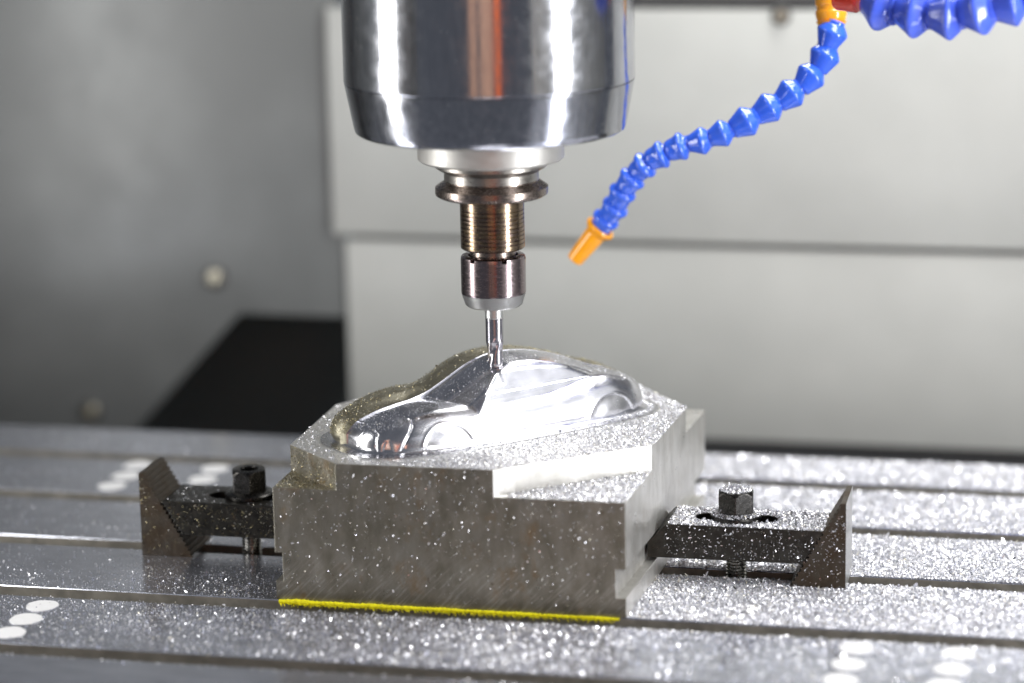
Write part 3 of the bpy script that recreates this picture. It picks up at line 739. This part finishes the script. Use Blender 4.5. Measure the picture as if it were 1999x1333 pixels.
xs, ys = table_pts(-58, 6.5, -9.5, 38, 560)
P = np.stack([xs, ys, np.zeros_like(xs)], 1)
flakes('chip_scatter', P, np.repeat(UP, len(P), 0), 0.052, M_chip, 'loose aluminium chips scattered on the table left and in front of the block', lift=0.03, tilt=0.4)

# sparse larger mirror flakes that catch the lamps
gx, gy = rng.uniform(-14, 31, 3800), rng.uniform(-9, 38, 3800)
gk = ~on_slot(gy) & ~in_poly(gx, gy, full) & ((gx > 7) | (gy < 0.5))
P = np.stack([gx[gk], gy[gk], np.full(gk.sum(), 0.03)], 1)
flakes('chip_glints', P, np.repeat(UP, len(P), 0), 0.075, M_glint, 'larger mirror bright flakes sparkling among the chips on the table', lift=0.05, tilt=0.7)
# on the block: top, ledges
def block_top():
    out = []
    n = 360000; x = rng.uniform(-14.1, 8.1, n); y = rng.uniform(2.35, 24, n)
    k = in_poly(x, y, top); x, y = x[k], y[k]
    s = (x - NOSE.x) * du.x + (y - NOSE.y) * du.y; v = (x - NOSE.x) * dv.x + (y - NOSE.y) * dv.y
    rr = level(s, v, 0.95); rin = level(s, v, 0.30); rmid = level(s, v, 0.60)
    d = np.where(rr > 1.0, 1.0, 0.0) * np.clip(0.14 + 0.95 * sg((x + 6.5) / 1.8), 0, 1)
    # a line of chips lying in the machined floor along the near flank
    d = np.where((rmid <= 1.0) & (rin > 1.0) & (v > 0) & (s > 3.5), 0.75, d)
    k = rng.random(len(x)) < d
    x, y, rr = x[k], y[k], rr[k]
    return np.stack([x, y, np.where(rr > 1, ZT, ZT + 0.09)], 1)
P = block_top()
flakes('chips_on_block', P, np.repeat(UP, len(P), 0), 0.038, M_chip, 'fine bright chips covering the top face of the block around the car', lift=0.03, tilt=0.4)
n = 120000; x = rng.uniform(-1, 8.2, n); y = rng.uniform(2.36, 18, n); k = in_poly(x, y, full) & ~in_poly(x, y, top) & (x > 0)
x, y = x[k], y[k]; P = np.stack([x, y, np.full_like(x, 6.93)], 1)
flakes('chips_on_ledge', P, np.repeat(UP, len(P), 0), 0.045, M_chip, 'white chips heaped on the bright ledge at the front right of the block', lift=0.07, tilt=0.5)
n = 9000; x = rng.uniform(-14.1, -8, n); y = rng.uniform(2.36, 8, n); k = in_poly(x, y, full) & ~in_poly(x, y, top); x, y = x[k], y[k]
P = np.stack([x, y, np.full_like(x, 6.93)], 1)
flakes('oily_chips_on_ledge', P, np.repeat(UP, len(P), 0), 0.035, M_chip_gold, 'oily yellowish chips on the ledge at the front left of the block', lift=0.03, tilt=0.5)
# clinging to upright faces
n = 1500; x = rng.uniform(-14, 6.8, n); z = 0.3 + 8.1 * rng.random(n) ** 0.7
ok = ~((z > 6.9) & ((x > -0.85) | (x < -10.2)))
P = np.stack([x, np.full(n, 2.355), z], 1)[ok]; N = np.repeat([[0, -1.0, 0]], len(P), 0)
flakes('chips_on_block_front', P, N, 0.042, M_chip, 'tiny bright chips clinging to the dull front face of the block', lift=0.01, tilt=0.7)
n = 900; t = rng.random(n); P = np.stack([-14.08 + 3.83 * t, 6.02 - 3.66 * t, rng.uniform(6.95, 8.5, n)], 1); N = np.repeat([[-0.69, -0.72, 0]], n, 0); P += N * 0.01
flakes('oily_chips_on_corner', P, N, 0.03, M_chip_gold, 'oily golden chips clinging to the cut left corner of the block', lift=0.01, tilt=0.6)
# on the rough car half
me = far.data; nv = len(me.vertices); co = np.zeros(nv * 3); me.vertices.foreach_get('co', co); co = co.reshape(-1, 3) / CM
no = np.zeros(nv * 3); me.vertices.foreach_get('normal', no); no = no.reshape(-1, 3)
idx = rng.integers(0, nv, 15000); idx = idx[(idx % (NT + 1) > 3) & (no[idx, 2] > 0.05)]
flakes('oily_chips_on_car', co[idx] + rng.normal(size=(len(idx), 3)) * 0.02, no[idx], 0.03, M_chip_gold, 'golden dust like chips on the rough far half of the car', lift=0.01, tilt=0.6)
me = near.data; nv = len(me.vertices); co = np.zeros(nv * 3); me.vertices.foreach_get('co', co); co = co.reshape(-1, 3) / CM
no = np.zeros(nv * 3); me.vertices.foreach_get('normal', no); no = no.reshape(-1, 3)
idx = rng.integers(0, nv, 5200); u_ = idx // (NT + 1); tt_ = idx % (NT + 1)
idx = idx[(tt_ > 3) & (no[idx, 2] > 0.75)]
flakes('dust_on_car', co[idx], no[idx], 0.028, M_chip, 'fine silver dust on the bonnet and roof of the finished car half', lift=0.005, tilt=0.4)
# clamps
def bar_top(x0, x1, z, n, keepout):
    x = rng.uniform(x0, x1, n); y = rng.uniform(CY - 1.9, CY + 1.9, n)
    k = (np.hypot(x - np.clip(x, keepout[0] + .78, keepout[1] - .78), y - CY) > 0.8) & (np.hypot(x - keepout[2], y - CY) > 1.53)
    return np.stack([x[k], y[k], np.full(k.sum(), z)], 1)
P = bar_top(8.2, 17.5, 3.56, 15000, (9.6, 14.6, 12.06))
a = rng.uniform(0, 2 * math.pi, 1500); r = rng.uniform(0.0, 0.95, 1500) ** 0.5
P2 = np.stack([12.06 + r * np.cos(a), CY + r * np.sin(a), np.full(1500, 5.35)], 1)
a = rng.uniform(0, 2 * math.pi, 1300); r = rng.uniform(1.1, 1.5, 1300); P3 = np.stack([12.06 + r * np.cos(a), CY + r * np.sin(a), 4.0 - (r - 1.1) * 0.36], 1)
P = np.concatenate([P, P2, P3])
flakes('chips_on_right_clamp', P, np.repeat(UP, len(P), 0), 0.062, M_chip, 'bright chips lying on the right clamp bar and its nut', lift=0.03, tilt=0.45)
n = 420; x = rng.uniform(8.0, 17, n); z = rng.uniform(1.6, 3.5, n); P = np.stack([x, np.full(n, CY - 1.93), z], 1)
n2 = 170; z2 = rng.uniform(0.1, 4.6, n2); x2 = 18.8 - rng.random(n2) * np.clip((5.3 - z2) * 0.57, 0.1, 3); P2 = np.stack([x2, np.full(n2, CY - 1.96), z2], 1)
P = np.concatenate([P, P2]); flakes('chips_on_right_clamp_side', P, np.repeat([[0, -1.0, 0]], len(P), 0), 0.052, M_chip, 'slivers clinging to the side of the right clamp bar and step block', lift=0.01, tilt=0.4, elong=(0.15, 0.7))
n = 700; x = rng.uniform(-23.4, -14.2, n); z = rng.uniform(1.5, 3.5, n); k = (x + 23.75) > (3.58 - z) * 0.56 + .1; P = np.stack([x, np.full(n, CY - 1.93), z], 1)[k]
n2 = 300; z2 = rng.uniform(0.1, 5.0, n2); x2 = -25.1 + rng.random(n2) * np.clip((5.3 - z2) * 0.57, 0.1, 3); P2 = np.stack([x2, np.full(n2, CY - 1.96), z2], 1)
P = np.concatenate([P, P2]); flakes('chips_on_left_clamp_side', P, np.repeat([[0, -1.0, 0]], len(P), 0), 0.03, M_chip_gold, 'small oily chips on the side of the left clamp bar and step block', lift=0.01, tilt=0.4)
P = bar_top(-23.5, -14.3, 3.58, 500, (-21.2, -15.6, -18.58)); flakes('chips_on_left_clamp', P, np.repeat(UP, len(P), 0), 0.055, M_chip, 'few small chips on top of the left clamp bar', lift=0.02, tilt=0.4)
